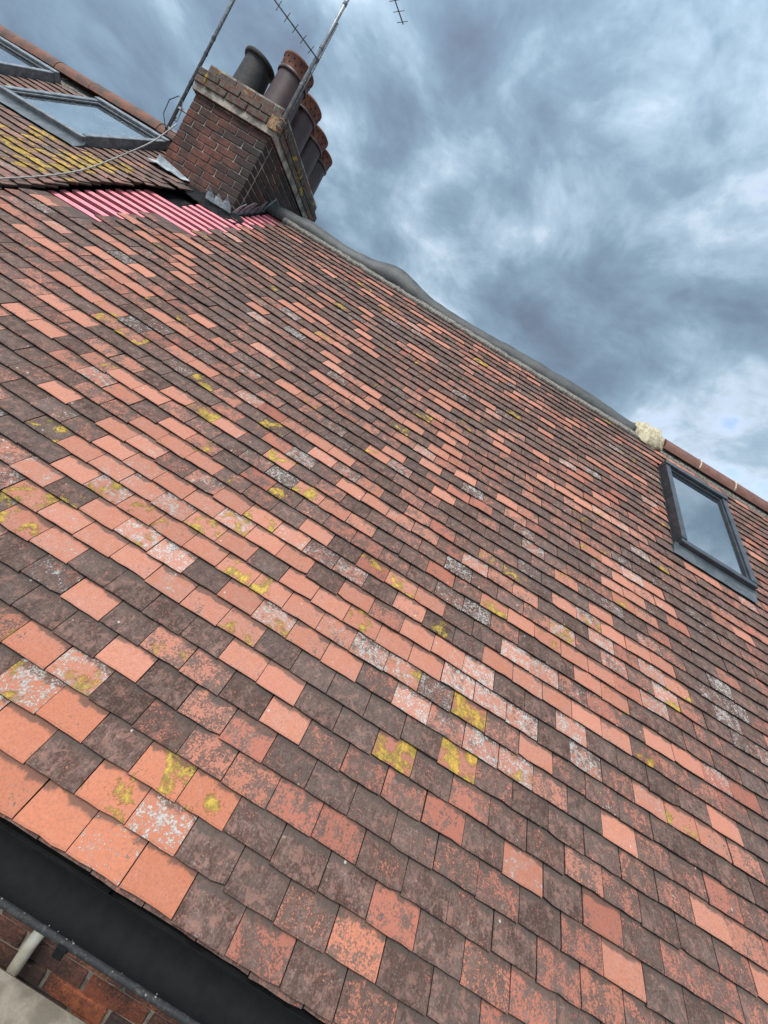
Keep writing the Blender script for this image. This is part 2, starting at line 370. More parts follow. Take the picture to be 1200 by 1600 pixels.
G = 0.16500 * 0.6022988          # gauge, the height of tile that shows
TW = 0.165
RIDGE_S = 4.83
PARTY = -3.50                    # line between the two houses
X_END, X_FAR = 5.2, -9.2
RY, RZ = RIDGE_S * CP, RIDGE_S * SP

house = thing('house', (0.8, 3.7, GZ), 'house with weathered red clay tile roof, brick chimney and black gutter', 'house')
nbr = thing('house', (-6.3, 3.7, GZ), 'adjoining house on the left with mossy brown tile roof and two grey rooflights', 'house')

# ------------------------------------------------------------------ roof sheets under the tiles
def deck(parent, x0, x1, dh, name='roof', label=None):
    m = MB(); N = 40
    ss = [(-0.03, 0), *[(RIDGE_S * i / 24, 0) for i in range(1, 25)]]
    top = -0.076 + dh
    vs = []; fs = []
    cols_ = [x0 + (x1 - x0) * i / N for i in range(N + 1)]
    for x in cols_:
        for s, _ in ss: vs.append(rp(x, s, top + (0.004 * math.sin(9 * x + 5 * s)) * (1 if s > 0.1 else 0)))
        vs.append((x, 2 * RY + 0.02, -0.1)); vs.append((x, 2 * RY + 0.02, -0.22)); 
        vs.append((x, RY, RZ - 0.35)); vs.append(rp(x, -0.03, top - 0.05))
    K = len(ss) + 4
    for i in range(N):
        for j in range(K):
            a, b_ = i * K + j, i * K + (j + 1) % K
            fs.append((a, b_, b_ + K, a + K))
    fs.append(tuple(range(K))[::-1]); fs.append(tuple(range(N * K, N * K + K)))
    m.add(vs, fs); o = m.make(name, MAT_FELT, parent, label=label)
    bm = bmesh.new(); bm.from_mesh(o.data); bmesh.ops.recalc_face_normals(bm, faces=bm.faces); bm.to_mesh(o.data); bm.free()
    return o
roof = deck(house, PARTY - 0.03, X_END, 0.0, label='weathered orange and dark brown plain clay tile roof slope')
roof_n = deck(nbr, X_FAR, PARTY - 0.034, 0.012, label='mossy brown plain tile roof slope left of the chimney')

# ------------------------------------------------------------------ tile colours read off the photograph
NOTES = {
 (0, 640, 2.4): '160,60,My 300,60,M 50,30,D 160,140,D 40,150,Mw 310,130,O 130,210,Ow 290,215,O 400,190,Ow 420,130,O 550,110,Ow 560,190,Ow 650,120,Oy 540,60,O 700,60,O 880,190,D 820,215,O 960,180,Mw 1060,175,Oy 720,290,O 640,280,O 530,280,Ow 410,280,Wy 250,285,My 60,270,My 180,340,Oy 280,390,Ow 400,385,O 550,360,Oy 640,360,W 770,340,Ow 880,320,O 1000,320,M 1120,380,M 870,410,Wy 990,400,Oy 760,440,Oy 640,440,Oy 520,450,Wy 370,470,O 100,400,Oy 60,500,M 210,480,Ow 340,560,D 460,620,D 520,550,O 650,520,W 770,510,O 890,500,O 1010,490,O 1110,540,O 1100,430,M 1000,570,M 1130,620,O 900,570,Oy 770,610,D 650,630,Ow 780,700,O 900,690,O 1010,650,Oy 1130,700,Oy 1040,750,Wy 1150,800,O 910,790,Oy 620,720,D 780,830,D 480,790,D 330,690,O 200,600,Mw 30,640,D 140,730,D 300,830,D 50,780,My 120,870,O 460,920,O 640,870,My 770,960,M 910,920,O 1060,1000,W 1060,880,D 1150,940,D 610,1020,D 930,1070,D 800,1080,M 280,980,Wy 100,1020,Wy 470,1070,D 620,1150,M 250,1110,Oy 80,1150,O 20,920,D 1080,1150,O 1170,1050,D',
 (460, 900, 2.4): '50,30,O 140,20,M 150,100,O 220,75,O 340,140,M 60,120,O 160,190,Ow 250,165,Oy 380,240,O 290,280,W 460,220,O 570,270,Ow 500,320,O 60,210,O 200,290,O 300,350,M 450,370,Wy 100,330,D 250,430,D 420,470,W 600,350,W 680,370,W 750,305,O 860,380,Ow 920,330,W 830,270,W 620,170,D 700,200,D 500,110,O 600,60,Mw 700,40,M 320,30,D 440,70,Oy 800,150,Oy 900,200,O 1000,200,Wy 1080,160,Wy 1150,130,O 950,240,Oy 1060,300,O 1150,390,O 980,430,O 1070,430,Mw 1080,500,O 810,430,D 900,500,D 860,540,W 730,490,W 660,500,Y 540,520,Mw 680,610,W 820,660,Wy 860,600,Y 920,650,O 600,660,Y 500,590,D 370,640,Y 220,560,D 100,460,D 20,400,O 70,600,M 250,690,R 510,730,D 440,790,R 650,800,R 800,770,R 930,770,M 1020,900,D 900,900,D 700,960,D 850,1070,Ow 540,900,R 290,870,M 160,960,R 40,880,R 340,1020,M 480,1050,M 600,1080,M 40,1080,D 150,1150,D 1050,570,W 1150,620,W 1000,600,D 1100,700,D 1040,1060,M 1100,950,M',
 (700, 1100, 2.4): '230,320,R 200,420,R 330,490,M 420,420,D 280,610,Ow 120,500,D 560,480,M 470,580,M 400,650,D 540,740,R 690,740,M 330,800,D 200,720,M 120,650,R 480,880,R 650,960,O 800,1020,D 700,880,M 250,880,D 400,960,R 560,1060,M 360,1100,R 130,1040,M 60,950,D 740,320,Ow 850,400,Oy 980,490,O 800,470,D 1050,380,R 1150,420,D 1000,700,R 1130,760,M 1170,980,O 560,230,W 450,110,W 280,60,W 120,130,W 40,190,Y 230,220,Wy 360,320,M 620,180,D 900,150,R 1100,320,R',
 (0, 1240, 2.2222): '150,110,O 350,200,Ow 520,300,O 380,30,O 550,100,W 720,40,Oy 870,110,D 720,200,D 880,310,D 1030,60,R 1050,200,D 1160,120,R 710,400,D 890,520,R 1080,400,M 1080,640,D 1180,300,D 30,30,O',
 (0, 1100, 4.0): '100,150,O 400,100,O 350,280,D 700,200,D 700,550,Oy 1000,400,Oy 1000,180,M 1000,720,W 80,560,O 250,700,O 600,880,Ow 1000,1050,O',
 (160, 360, 7.5): '270,220,O 500,490,O 150,530,O 420,650,O 430,820,Ow 1000,590,O 650,120,O 900,280,O 1120,1030,O 560,800,My 840,990,My 60,800,Wy 200,970,Oy 700,650,D 620,380,D 600,720,R 300,800,M 850,1250,R 1080,300,O 1030,430,O',
 (580, 700, 7.5): '340,70,O 500,180,R 700,180,O 800,260,Oy 130,80,Oy 900,60,O 1000,30,O 650,70,W 1100,340,O 930,600,O 1050,380,D 450,60,D 560,220,D 850,230,Ow',
 (940, 900, 7.5): '100,110,Ow 350,190,Ow 600,120,O 700,270,Ow 180,230,Y 450,410,O 60,440,O 60,1120,O 200,960,R 300,700,Oy 560,720,Mw 80,730,W 520,1060,W 700,1320,Wy 600,1420,W 850,1250,Oy 180,1370,Oy 450,1180,M 930,560,R 800,780,R',
}
CODE = {'O': (0.14, 0.0, 0.0, 0.0), 'M': (0.60, 0.2, 0.0, 0.0), 'D': (0.90, 0.3, 0.0, 0.0), 'R': (0.52, 1.0, 0.0, 0.0), 'W': (0.35, 0.1, 0.66, 0.0), 'Y': (0.14, 0.5, 0.05, 0.58)}
def code_val(cd):
    v = list(CODE[cd[0]])
    if 'w' in cd[1:]: v[2] = max(v[2], 0.42)
    if 'y' in cd[1:]: v[3] = 0.44
    return v
def tile_id(x, s):
    k = int(math.floor(s / G)); off = 0.0 if k % 2 == 0 else 0.5
    return k, int(math.floor(x / TW - off))
KNOWN = {}
for (ox, oy, sc), txt in NOTES.items():
    for it in txt.split():
        a, b_, cd = it.split(','); KNOWN[tile_id(*back(ox + float(a) / sc, oy + float(b_) / sc))] = cd
# broad tendencies by area of the photograph: (px, py, radius, chance of O, chance of D, white, yellow)
AREAS = [(60, 450, 90, .50, .2, .06, .06), (340, 590, 110, .42, .2, .08, .08), (200, 420, 90, .25, .5, .03, .05), (90, 570, 80, .1, .65, .05, .05),
         (200, 760, 170, .62, .08, .22, .3), (430, 900, 140, .55, .15, .15, .15), (560, 470, 110, .34, .3, .05, .03), (420, 400, 90, .2, .5, .03, .02),
         (700, 700, 120, .18, .35, .08, .08), (700, 600, 90, .22, .35, .06, .06), (900, 700, 120, .28, .3, .05, .03), (640, 960, 110, .5, .25, .1, .1), (860, 920, 110, .38, .25, .22, .12),
         (780, 1080, 110, .3, .2, .4, .15), (1000, 870, 80, .32, .25, .22, .08), (1100, 1050, 120, .08, .72, .12, .03), (1000, 1180, 110, .15, .45, .15, .06),
         (1100, 1400, 200, .12, .52, .02, .0), (700, 1400, 220, .12, .42, .02, .01), (400, 1180, 120, .15, .45, .06, .06), (1120, 960, 60, .08, .7, .1, .03),
         (150, 1150, 160, .55, .3, .15, .12), (1150, 850, 80, .15, .2, .04, .03)]
def area_val(px, py):
    wsum = 0.35; acc = np.array([.22, .36, .07, .05]) * wsum
    if px is not None:
        for ax, ay, r, *v in AREAS:
            w = math.exp(-((px - ax) ** 2 + (py - ay) ** 2) / (r * r)); wsum += w * 2; acc += np.array(v) * w * 2
    return acc / wsum
last = {}
def tone(k, i, px, py, neighbour):
    r = random.random()
    if neighbour:
        yellow = 0.0
        if px is not None:
            q = math.exp(-((px - 40) / 75) ** 2 - ((py - 228) / 30) ** 2) + 0.8 * math.exp(-((px - 150) / 60) ** 2 - ((py - 262) / 12) ** 2)
            if random.random() < q * 1.1: yellow = 0.62 + 0.4 * q * random.random()
            elif random.random() < 0.06: yellow = 0.4
        return [0.45 + 0.45 * random.random(), random.random() * 0.8, 0.5 if random.random() < 0.10 else 0.0, yellow]
    if (k, i) in KNOWN: v = code_val(KNOWN[(k, i)])
    else:
        a = area_val(px, py)
        if last.get('k') == k and r < 0.22: cd = last['c']             # runs of alike tiles
        else:
            r = random.random()
            cd = 'O' if r < a[0] * 0.62 else ('D' if r < a[0] * 0.62 + a[1] else ('R' if random.random() < 0.3 else 'M'))
        last['k'] = k; last['c'] = cd
        v = list(CODE[cd])
        if cd == 'O': v[0] = random.uniform(0.12, 0.42)
        if cd == 'D': v[0] = random.uniform(0.70, 0.95)
        if random.random() < a[2] * 1.2: v[2] = 0.30 + 0.4 * random.random()
        if random.random() < a[3] * 0.7: v[3] = 0.34 + 0.2 * random.random()
    v[0] = min(1.05, max(0.0, v[0] + random.gauss(0, 0.09))); v[1] = min(1, max(0, v[1] + random.gauss(0, 0.14)))
    return v

# ------------------------------------------------------------------ tiles
NCOL = 5
def tile_geo(x0, x1, s, dh, length=0.19, thick=0.0140, chip=True):
    """one plain tile as roof coordinates -> world vertices, faces, local coordinates"""
    V = []; L = []
    g0 = 0.0012 + random.random() * 0.0012
    x0, x1 = x0 + g0, x1 - g0
    yaw = random.gauss(0, 0.006); ds = random.gauss(0, 0.0022); lift = abs(random.gauss(0, 0.0014)); tw_ = random.gauss(0, 0.0011)
    jag = [random.gauss(0, 0.0009) for _ in range(NCOL)]
    if chip and random.random() < 0.12: jag[random.choice((0, NCOL - 1))] += random.uniform(0.004, 0.009)
    if chip and random.random() < 0.06: jag[random.randrange(NCOL)] += random.uniform(0.002, 0.004)
    rows = (0.0, 0.006, 0.100, length)
    for r, d in enumerate(rows):
        for c in range(NCOL):
            a = c / (NCOL - 1); x = x0 + (x1 - x0) * a
            dd = d + (jag[c] if r < 2 else 0) + yaw * (a - 0.5) * 0.165 + ds
            h = dh + lift - 0.148 * d + tw_ * (a - 0.5) * 2 * (1 - d / length) - 0.0016 * (2 * a - 1) ** 2 - (0.0028 if r == 0 else 0)
            V.append(rp(x + yaw * d, s + dd, h)); L.append((a, d / G, 0.0))
    for c in range(NCOL):
        a = c / (NCOL - 1); x = x0 + (x1 - x0) * a
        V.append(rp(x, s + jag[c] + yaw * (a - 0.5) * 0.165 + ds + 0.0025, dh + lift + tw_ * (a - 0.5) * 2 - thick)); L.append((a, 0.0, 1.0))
    nb = len(V)
    for c in (0, NCOL - 1):
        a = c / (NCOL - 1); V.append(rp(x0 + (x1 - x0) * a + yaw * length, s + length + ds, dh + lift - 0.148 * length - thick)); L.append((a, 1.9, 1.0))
    Fc = []
    for r in range(3):
        for c in range(NCOL - 1):
            i = r * NCOL + c; Fc.append((i, i + 1, i + 1 + NCOL, i + NCOL))
    tb = 4 * NCOL
    for c in range(NCOL - 1): Fc.append((tb + c, tb + c + 1, c + 1, c))
    Fc.append((0, NCOL, 2 * NCOL, 3 * NCOL, nb, tb)); e_ = NCOL - 1
    Fc.append((tb + e_, nb + 1, 3 * NCOL + e_, 2 * NCOL + e_, NCOL + e_, e_))
    return V, Fc, L

WIN = (2.00, 2.70, 3.09, 4.33)            # rooflight of the main roof: x0, x1, s0, s1
NWIN = [(-5.02, -4.13, 3.60, 4.64), (-6.42, -5.55, 3.60, 4.66)]
CH_X0, CH_X1, CH_Y0, CH_Y1 = -3.84, -2.985, 3.18, 4.60
def keep(x0, x1, s, neighbour):
    """trim a tile against openings; returns list of (x0, x1)"""
    out = [(x0, x1)]
    wins = NWIN if neighbour else [WIN]
    for a, b_, c, d in wins:
        if s > c - 0.135 and s < d + 0.02:
            aa, bb = a - 0.012, b_ + 0.012; n = []
            for p, q in out:
                if q <= aa or p >= bb: n.append((p, q)); continue
                if p < aa: n.append((p, aa))
                if q > bb: n.append((bb, q))
            out = n
    if s + 0.08 > CH_Y0 / CP - 0.02:
        n = []
        for p, q in out:
            if neighbour: q = min(q, CH_X0 - 0.015)
            else: p = max(p, CH_X1 + 0.02)
            n.append((p, q))
        out = n
    return [(p, q) for p, q in out if q - p > 0.02]
def stripped(x0, x1, s):
    """where tiles have been taken off beside the chimney"""
    xm = (x0 + x1) / 2
    if s < 2.58: return False
    if s < 3.14: return xm < -3.04
    return xm < -2.70

def lay(neighbour, parent, mat):
    pieces = []
    for k in range(-1, 48):
        s = k * G if k >= 0 else -0.010
        off = 0.0 if k % 2 == 0 else 0.5
        if neighbour: i0, i1 = int(X_FAR / TW) - 1, int(PARTY / TW) + 1
        else: i0, i1 = int(PARTY / TW) - 1, int(X_END / TW) + 1
        for i in range(i0, i1 + 1):
            x0, x1 = (i + off) * TW, (i + off + 1) * TW
            if neighbour:
                edge = PARTY + random.uniform(-0.02, 0.055)
                if s > 3.5: edge = PARTY + 0.10 + random.uniform(-0.05, 0.05)
                x0 = max(x0, X_FAR); x1 = min(x1, edge) if x1 > PARTY - 0.1 else x1
                if s < 2.3 and x0 < -7.2: continue
            else:
                x0 = max(x0, PARTY + 0.015); x1 = min(x1, X_END)
                if s < 2.55: x0 = max(x0, PARTY + 0.02 + random.uniform(-0.01, 0.02))
            if x1 - x0 < 0.03: continue
            for p, q in keep(x0, x1, s, neighbour):
                if not neighbour and stripped(p, q, s): continue
                dh = (0.022 if neighbour else 0.0)
                if k == -1: dh -= 0.0165
                ln = 0.19 if k >= 0 else 0.10
                if k >= 46: ln = 0.125
                if neighbour and q > PARTY - 0.03: dh += random.uniform(0.0, 0.012)
                c = proj(rp((p + q) / 2, s + G / 2, dh))
                ar = 0
                if c:
                    ps = [proj(rp(*z)) for z in ((p, s), (q, s), (q, s + G), (p, s + G))]
                    if all(ps):
                        ar = abs(sum(ps[j][0] * ps[(j + 1) % 4][1] - ps[(j + 1) % 4][0] * ps[j][1] for j in range(4))) / 2
                        if not (-25 < c[0] < 1225 and -25 < c[1] < 1625) or k == -1: ar *= 0.0
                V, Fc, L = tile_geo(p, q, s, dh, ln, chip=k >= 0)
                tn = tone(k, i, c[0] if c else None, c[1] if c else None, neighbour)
                if k == -1: tn = [0.7, 0.5, 0.0, 0.0]
                rnd = random.random() * 37.0
                TP = []
                for (a, b_, _), vv in zip(L, V):
                    TP.append((p + (q - p) * a, s + b_ * G, rnd))
                pieces.append((ar, V, Fc, L, TP, [tn] * len(V)))
    pieces.sort(key=lambda z: -z[0])
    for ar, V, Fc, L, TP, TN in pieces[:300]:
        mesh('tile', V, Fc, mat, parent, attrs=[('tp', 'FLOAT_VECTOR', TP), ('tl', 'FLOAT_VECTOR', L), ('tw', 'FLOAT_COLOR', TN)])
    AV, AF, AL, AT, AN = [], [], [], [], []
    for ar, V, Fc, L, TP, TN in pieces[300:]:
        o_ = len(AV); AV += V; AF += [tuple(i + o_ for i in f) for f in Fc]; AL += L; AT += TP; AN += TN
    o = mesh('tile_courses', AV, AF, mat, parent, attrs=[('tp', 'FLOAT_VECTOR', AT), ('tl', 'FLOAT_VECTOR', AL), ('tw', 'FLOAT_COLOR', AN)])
    o['kind'] = 'stuff'
lay(False, roof, MAT_TILE)
lay(True, roof_n, MAT_TILE_N)

# ------------------------------------------------------------------ battens laid bare beside the chimney
tfr = lambda x, s, h: rp(x, s, h)
for k in range(26, 48):
    s = k * G + 0.035
    left = -3.50 if s < 3.66 else (-3.19 if s < 3.96 else CH_X1 + 0.05)
    left += random.uniform(-0.012, 0.012)
    right = (-3.04 if s + 0.03 < 3.14 else -2.70) + 0.22
    m = MB(); n = 6
    for i in range(n):
        a, b_ = left + (right - left) * i / n, left + (right - left) * (i + 1) / n
        if i == 0: pass
    vs = []; fs = []
    dz = random.uniform(-0.004, 0.004); dsn = random.uniform(-0.006, 0.006)
    for i in range(n + 1):
        x = left + (right - left) * i / n; dd = dsn * i / n
        for (u, h) in ((0, -0.070), (0, -0.045), (0.046, -0.045), (0.046, -0.070)): vs.append(rp(x, s + u + dd, h + dz * 0.3))
    for i in range(n):
        for j in range(4):
            a, b_ = i * 4 + j, i * 4 + (j + 1) % 4; fs.append((a, a + 4, b_ + 4, b_))
    fs.append((0, 1, 2, 3)); fs.append((n * 4 + 3, n * 4 + 2, n * 4 + 1, n * 4))
    mesh('batten', vs, fs, MAT_BATTEN, roof)

# ------------------------------------------------------------------ ridge
def ridge_tile(x0, x1, r0, mat, parent, dz=0.0, dy=0.0, sag=0.0):
    n = 12; vs = []; fs = []
    for x, rr in ((x0, r0 * 1.0), (x1, r0 * 0.985)):
        for rad in (rr, rr - 0.014):
            for j in range(n + 1):
                a = math.radians(-4 + 188 * j / n)
                vs.append((x, RY + dy + rad * math.cos(a) * 1.08, RZ + dz + sag + rad * math.sin(a)))
    K = n + 1
    for j in range(n):
        fs.append((j, j + 1, 2 * K + j + 1, 2 * K + j)); fs.append((K + j + 1, K + j, 3 * K + j, 3 * K + j + 1))
        fs.append((j + 1, j, K + j, K + j + 1)); fs.append((2 * K + j, 2 * K + j + 1, 3 * K + j + 1, 3 * K + j))
    fs.append((0, 2 * K, 3 * K, K)); fs.append((n, K + n, 3 * K + n, 2 * K + n))
    return auto_smooth(mesh('ridge_tile', vs, fs, mat, parent), 50)
def rough_strip(name, x0, x1, prof, mat, parent, amp, nx=40, freq=6.0, label=None, ends=0.0):
    """strip along the ridge: prof is a list of (y, z) offsets from the ridge line, roughened"""
    vs = []; fs = []; K = len(prof)
    for i in range(nx + 1):
        x = x0 + (x1 - x0) * i / nx; e_ = min(i, nx - i) / nx
        sc = 1.0 if ends == 0 else min(1.0, 0.55 + e_ / ends * 0.45)
        for j, (y, z) in enumerate(prof):
            nv = mnoise.noise_vector(Vector((x * freq, y * freq + j * 0.3, z * freq + 7)))
            vs.append((x + nv.x * amp * 0.5, RY + y * sc + nv.y * amp, RZ + z * sc + nv.z * amp))
    for i in range(nx):
        for j in range(K):
            a, b_ = i * K + j, i * K + (j + 1) % K; fs.append((a, b_, b_ + K, a + K))
    fs.append(tuple(range(K))[::-1]); fs.append(tuple(range(nx * K, nx * K + K)))
    o = mesh(name, vs, fs, mat, parent, label=label)
    bm = bmesh.new(); bm.from_mesh(o.data); bmesh.ops.recalc_face_normals(bm, faces=bm.faces); bm.to_mesh(o.data); bm.free()
    return auto_smooth(o, 60)
def slope_z(y): return -abs(y) * math.tan(PITCH)
# bedding mortar: one core under the ridge tiles
def bed_prof(w, up): return [(-w, slope_z(w) - 0.02), (-w, slope_z(w) + 0.012), (-w * 0.85, slope_z(w * 0.85) + up), (0, 0.03), (w * 0.85, slope_z(w * 0.85) + up), (w, slope_z(w) + 0.012), (w, slope_z(w) - 0.05), (0, -0.12)]
bed = rough_strip('ridge', 2.05, X_END, bed_prof(0.125, 0.012), MAT_MORTAR, house, 0.007, 60, 14, label='terracotta half-round ridge above the rooflight')
x = 2.05; j = 0
while x < X_END - 0.1:
    x1 = min(x + 0.437, X_END)
    ridge_tile(x + 0.006, x1 - 0.006, 0.126, MAT_RIDGE, bed, dz=-0.050 + random.uniform(-0.003, 0.003), sag=-0.004 * j)
    n = 14; m = MB(); vs = []
    if j:
        m.tube([(x, RY + 0.128 * 1.08 * math.cos(math.radians(-4 + 188 * q / n)), RZ - 0.050 - 0.004 * j + 0.128 * math.sin(math.radians(-4 + 188 * q / n))) for q in range(n + 1)], 0.0085, 6)
        m.make('mortar_joint', MAT_CREAM, bed, smooth=True)
    x = x1; j += 1
rough_strip('mortar_plug', 1.70, 2.09, [(-0.15, slope_z(0.15) - 0.01), (-0.165, slope_z(0.165) + 0.03), (-0.13, 0.0), (-0.08, 0.08), (0, 0.125), (0.08, 0.08), (0.14, 0.0), (0.15, slope_z(0.15) - 0.03), (0, -0.1)], MAT_CREAM, bed, 0.034, 30, 17, label='lump of cream mortar at the open ridge end', ends=0.35)
# membrane over the open ridge
vs = []; fs = []; NX = 130; prof = [-0.10, -0.075, -0.045, -0.015, 0.015, 0.05, 0.1, 0.15]
for i in range(NX + 1):
    x = CH_X1 + 0.01 + (1.72 - CH_X1 - 0.01) * i / NX
    hump = 0.085 * math.exp(-((x + 1.35) / 0.30) ** 2) + 0.045 * math.exp(-((x + 2.45) / 0.30) ** 2) + 0.02 * math.exp(-((x - 1.15) / 0.40) ** 2) + 0.014 * math.sin(3.1 * x)
    for j, y in enumerate(prof):
        w = max(0.0, 1 - (abs(y) / 0.15) ** 1.6)
        z = slope_z(abs(y)) * 0.8 + 0.035 + (hump + 0.03) * w + 0.010 * mnoise.noise(Vector((x * 7, y * 12, 3)))
        if y == -0.10: z = slope_z(0.10) + 0.004 - 0.02
        vs.append((x, RY + y + 0.008 * mnoise.noise(Vector((x * 5, y * 3, 9))), RZ + z))
K = len(prof)
for i in range(NX):
    for j in range(K - 1):
        a = i * K + j; fs.append((a, a + K, a + K + 1, a + 1))
memb = mesh('ridge_membrane', vs, fs, MAT_RIDGEFELT, house, smooth=True, label='black membrane draped over the open ridge')
so = memb.modifiers.new('thick', 'SOLIDIFY'); so.thickness = 0.004; so.offset = 1
# old mortar left along the top course
vs = []; fs = []; NX = 150
for i in range(NX + 1):
    x = -2.72 + (1.9 + 2.72) * i / NX
    a = 0.012 * mnoise.noise(Vector((x * 9, 0, 0))) + 0.012 * mnoise.noise(Vector((x * 31, 4, 0)))
    for (s, h) in ((4.655 + a, 0.0), (4.662 + a, 0.012 + abs(a) * 0.4), (4.72, 0.020 + a * 0.5), (4.79, 0.012), (4.79, -0.05), (4.655 + a, -0.045)): vs.append(rp(x, s, h))
K = 6
for i in range(NX):
    for j in range(K):
        a, b_ = i * K + j, i * K + (j + 1) % K; fs.append((a, a + K, b_ + K, b_))
fs.append(tuple(range(K))); fs.append(tuple(range(NX * K, NX * K + K))[::-1])
mesh('mortar_bedding', vs, fs, MAT_MORTAR, house, label='broken grey mortar bed along the top course')
# adjoining ridge
bed_n = rough_strip('ridge', X_FAR, CH_X0 - 0.02, bed_prof(0.140, 0.03), MAT_MORTAR, nbr, 0.008, 60, 12, label='old brown half-round ridge running up to the chimney')
x = X_FAR; j = 0
while x < CH_X0 - 0.1:
    x1 = min(x + 0.437, CH_X0 - 0.02)
    ridge_tile(x + 0.004, x1 - 0.004, 0.132, MAT_RIDGE_N, bed_n, dz=0.02 + random.uniform(-0.006, 0.006), dy=random.uniform(-0.004, 0.004)); x = x1; j += 1

# ------------------------------------------------------------------ rooflights
def rooflight(parent, rect, mat, gmat, dh, label, apron, wide=0.05):
    x0, x1, s0, s1 = rect
    r = thing('rooflight', rp((x0 + x1) / 2, (s0 + s1) / 2, dh)); del_ = wl[r]
    r.parent = parent; r.location = del_ - wl[parent]; r['label'] = label
    tf = lambda x, s, h: rp(x, s, h + dh)
    T = 0.072
    def bar(name, a, b_, c, d, h0, h1, mt=mat, bev=0.004):
        m = MB().box(a, b_, c, d, h0, h1, tf); return m.make(name, mt, r, bevel=bev)
    bar('frame', x0, x0 + wide, s0 + wide, s1 - wide, -0.05, T); bar('frame', x1 - wide, x1, s0 + wide, s1 - wide, -0.05, T)
    bar('frame', x0, x1, s0, s0 + wide * 0.95, -0.05, T - 0.006); bar('hood', x0 - 0.006, x1 + 0.006, s1 - wide * 1.2, s1, -0.05, T + 0.014)
    w = wide; gx0, gx1, gs0, gs1 = x0 + w, x1 - w, s0 + w, s1 - w * 1.35
    e_ = 0.018
    for q in ((gx0, gx0 + e_, gs0 + e_, gs1 - e_), (gx1 - e_, gx1, gs0 + e_, gs1 - e_), (gx0, gx1, gs0, gs0 + e_), (gx0, gx1, gs1 - e_, gs1)): bar('sash', *q, -0.03, T - 0.016, mat, 0.002)
    for q in ((gx0 + e_, gx0 + e_ + 0.008, gs0 + e_ + 0.008, gs1 - e_ - 0.008), (gx1 - e_ - 0.008, gx1 - e_, gs0 + e_ + 0.008, gs1 - e_ - 0.008), (gx0 + e_, gx1 - e_, gs0 + e_, gs0 + e_ + 0.008), (gx0 + e_, gx1 - e_, gs1 - e_ - 0.008, gs1 - e_)): bar('gasket', *q, 0.0, T - 0.024, MAT_GASKET, 0.0)
    bar('pane', gx0 + e_ + 0.008, gx1 - e_ - 0.008, gs0 + e_ + 0.008, gs1 - e_ - 0.008, 0.018, T - 0.032, gmat, 0.0)
    # side gutters and apron of the flashing
    for a, b_ in ((x0 - 0.012, x0), (x1, x1 + 0.012)): bar('flashing', a, b_, s0 - 0.01, s1 + 0.01, -0.05, -0.012, MAT_GASKET, 0.0)
    m = MB(); N = 14; vs = []; fs = []
    for i in range(N + 1):
        x = x0 - 0.03 + (x1 - x0 + 0.06) * i / N
        for (s, h) in ((s0 + 0.004, 0.030), (s0 - 0.012, 0.014), (s0 - apron, 0.0045 + 0.002 * math.sin(i * 1.7)), (s0 - apron, 0.002), (s0 - 0.01, -0.012), (s0 + 0.004, -0.02)): vs.append(tf(x, s, h))
    for i in range(N):
        for j in range(6):
            a, b_ = i * 6 + j, i * 6 + (j + 1) % 6; fs.append((a, b_, b_ + 6, a + 6))
    fs.append(tuple(range(6))[::-1]); fs.append(tuple(range(N * 6, N * 6 + 6)))
    o = m.add(vs, fs).make('apron', MAT_APRON, r)
    bm = bmesh.new(); bm.from_mesh(o.data); bmesh.ops.recalc_face_normals(bm, faces=bm.faces); bm.to_mesh(o.data); bm.free()
    return r
rooflight(house, WIN, MAT_FRAME, MAT_GLASS, 0.0, 'dark grey tall rooflight below the ridge', 0.105, 0.05)
rooflight(nbr, NWIN[0], MAT_FRAME_O, MAT_GLASS_O, 0.022, 'grey rooflight with dirty glass next to the chimney', 0.12)
rooflight(nbr, NWIN[1], MAT_FRAME_O, MAT_GLASS_O, 0.022, 'grey rooflight cut by the left edge of the photo', 0.12)

# ------------------------------------------------------------------ chimney
def brick_mesh(lx, ly, lz, name='brick'):
    bm = bmesh.new(); bmesh.ops.create_cube(bm, size=1.0)
    for v in bm.verts: v.co = Vector((v.co.x * lx, v.co.y * ly, v.co.z * lz)) + Vector([random.uniform(-0.0015, 0.0015) for _ in range(3)])
    bmesh.ops.bevel(bm, geom=bm.edges[:], offset=0.004, segments=1, affect='EDGES')
    me = bpy.data.meshes.new(name); bm.to_mesh(me); bm.free(); return me
_bm_cache = {}
def brick(parent, c, lx, ly, lz, colr, mat=MAT_BRICK):
    key = (round(lx, 3), round(ly, 3), round(lz, 3), mat.name, random.randrange(3))
    if key not in _bm_cache:
        me = brick_mesh(lx, ly, lz); me.materials.append(mat); _bm_cache[key] = me
    o = link('brick', _bm_cache[key], parent, c); o.rotation_euler = [random.gauss(0, 0.008) for _ in range(3)]; o.color = (*colr, 1); return o
def brick_col(soot=0.0):
    b_ = random.choice(((0.20, 0.062, 0.038), (0.17, 0.055, 0.036), (0.24, 0.08, 0.048), (0.14, 0.05, 0.036), (0.19, 0.07, 0.05)))
    f_ = random.uniform(0.75, 1.15); d = (0.04, 0.03, 0.027)
    return tuple(b_[i] * f_ * (1 - soot) + d[i] * soot for i in range(3))
Z0, CO = 2.36, 0.0725
SH_TOP = Z0 + 15 * CO            # start of the oversailing courses
m = MB().box(CH_X0 + 0.008, CH_X1 - 0.008, CH_Y0 + 0.008, CH_Y1 - 0.008, Z0 - 0.3, SH_TOP + 0.01)
m.box(CH_X0 - 0.030, CH_X1 + 0.030, CH_Y0 - 0.030, CH_Y1 + 0.030, SH_TOP + 0.010, SH_TOP + 3 * CO - 0.002)
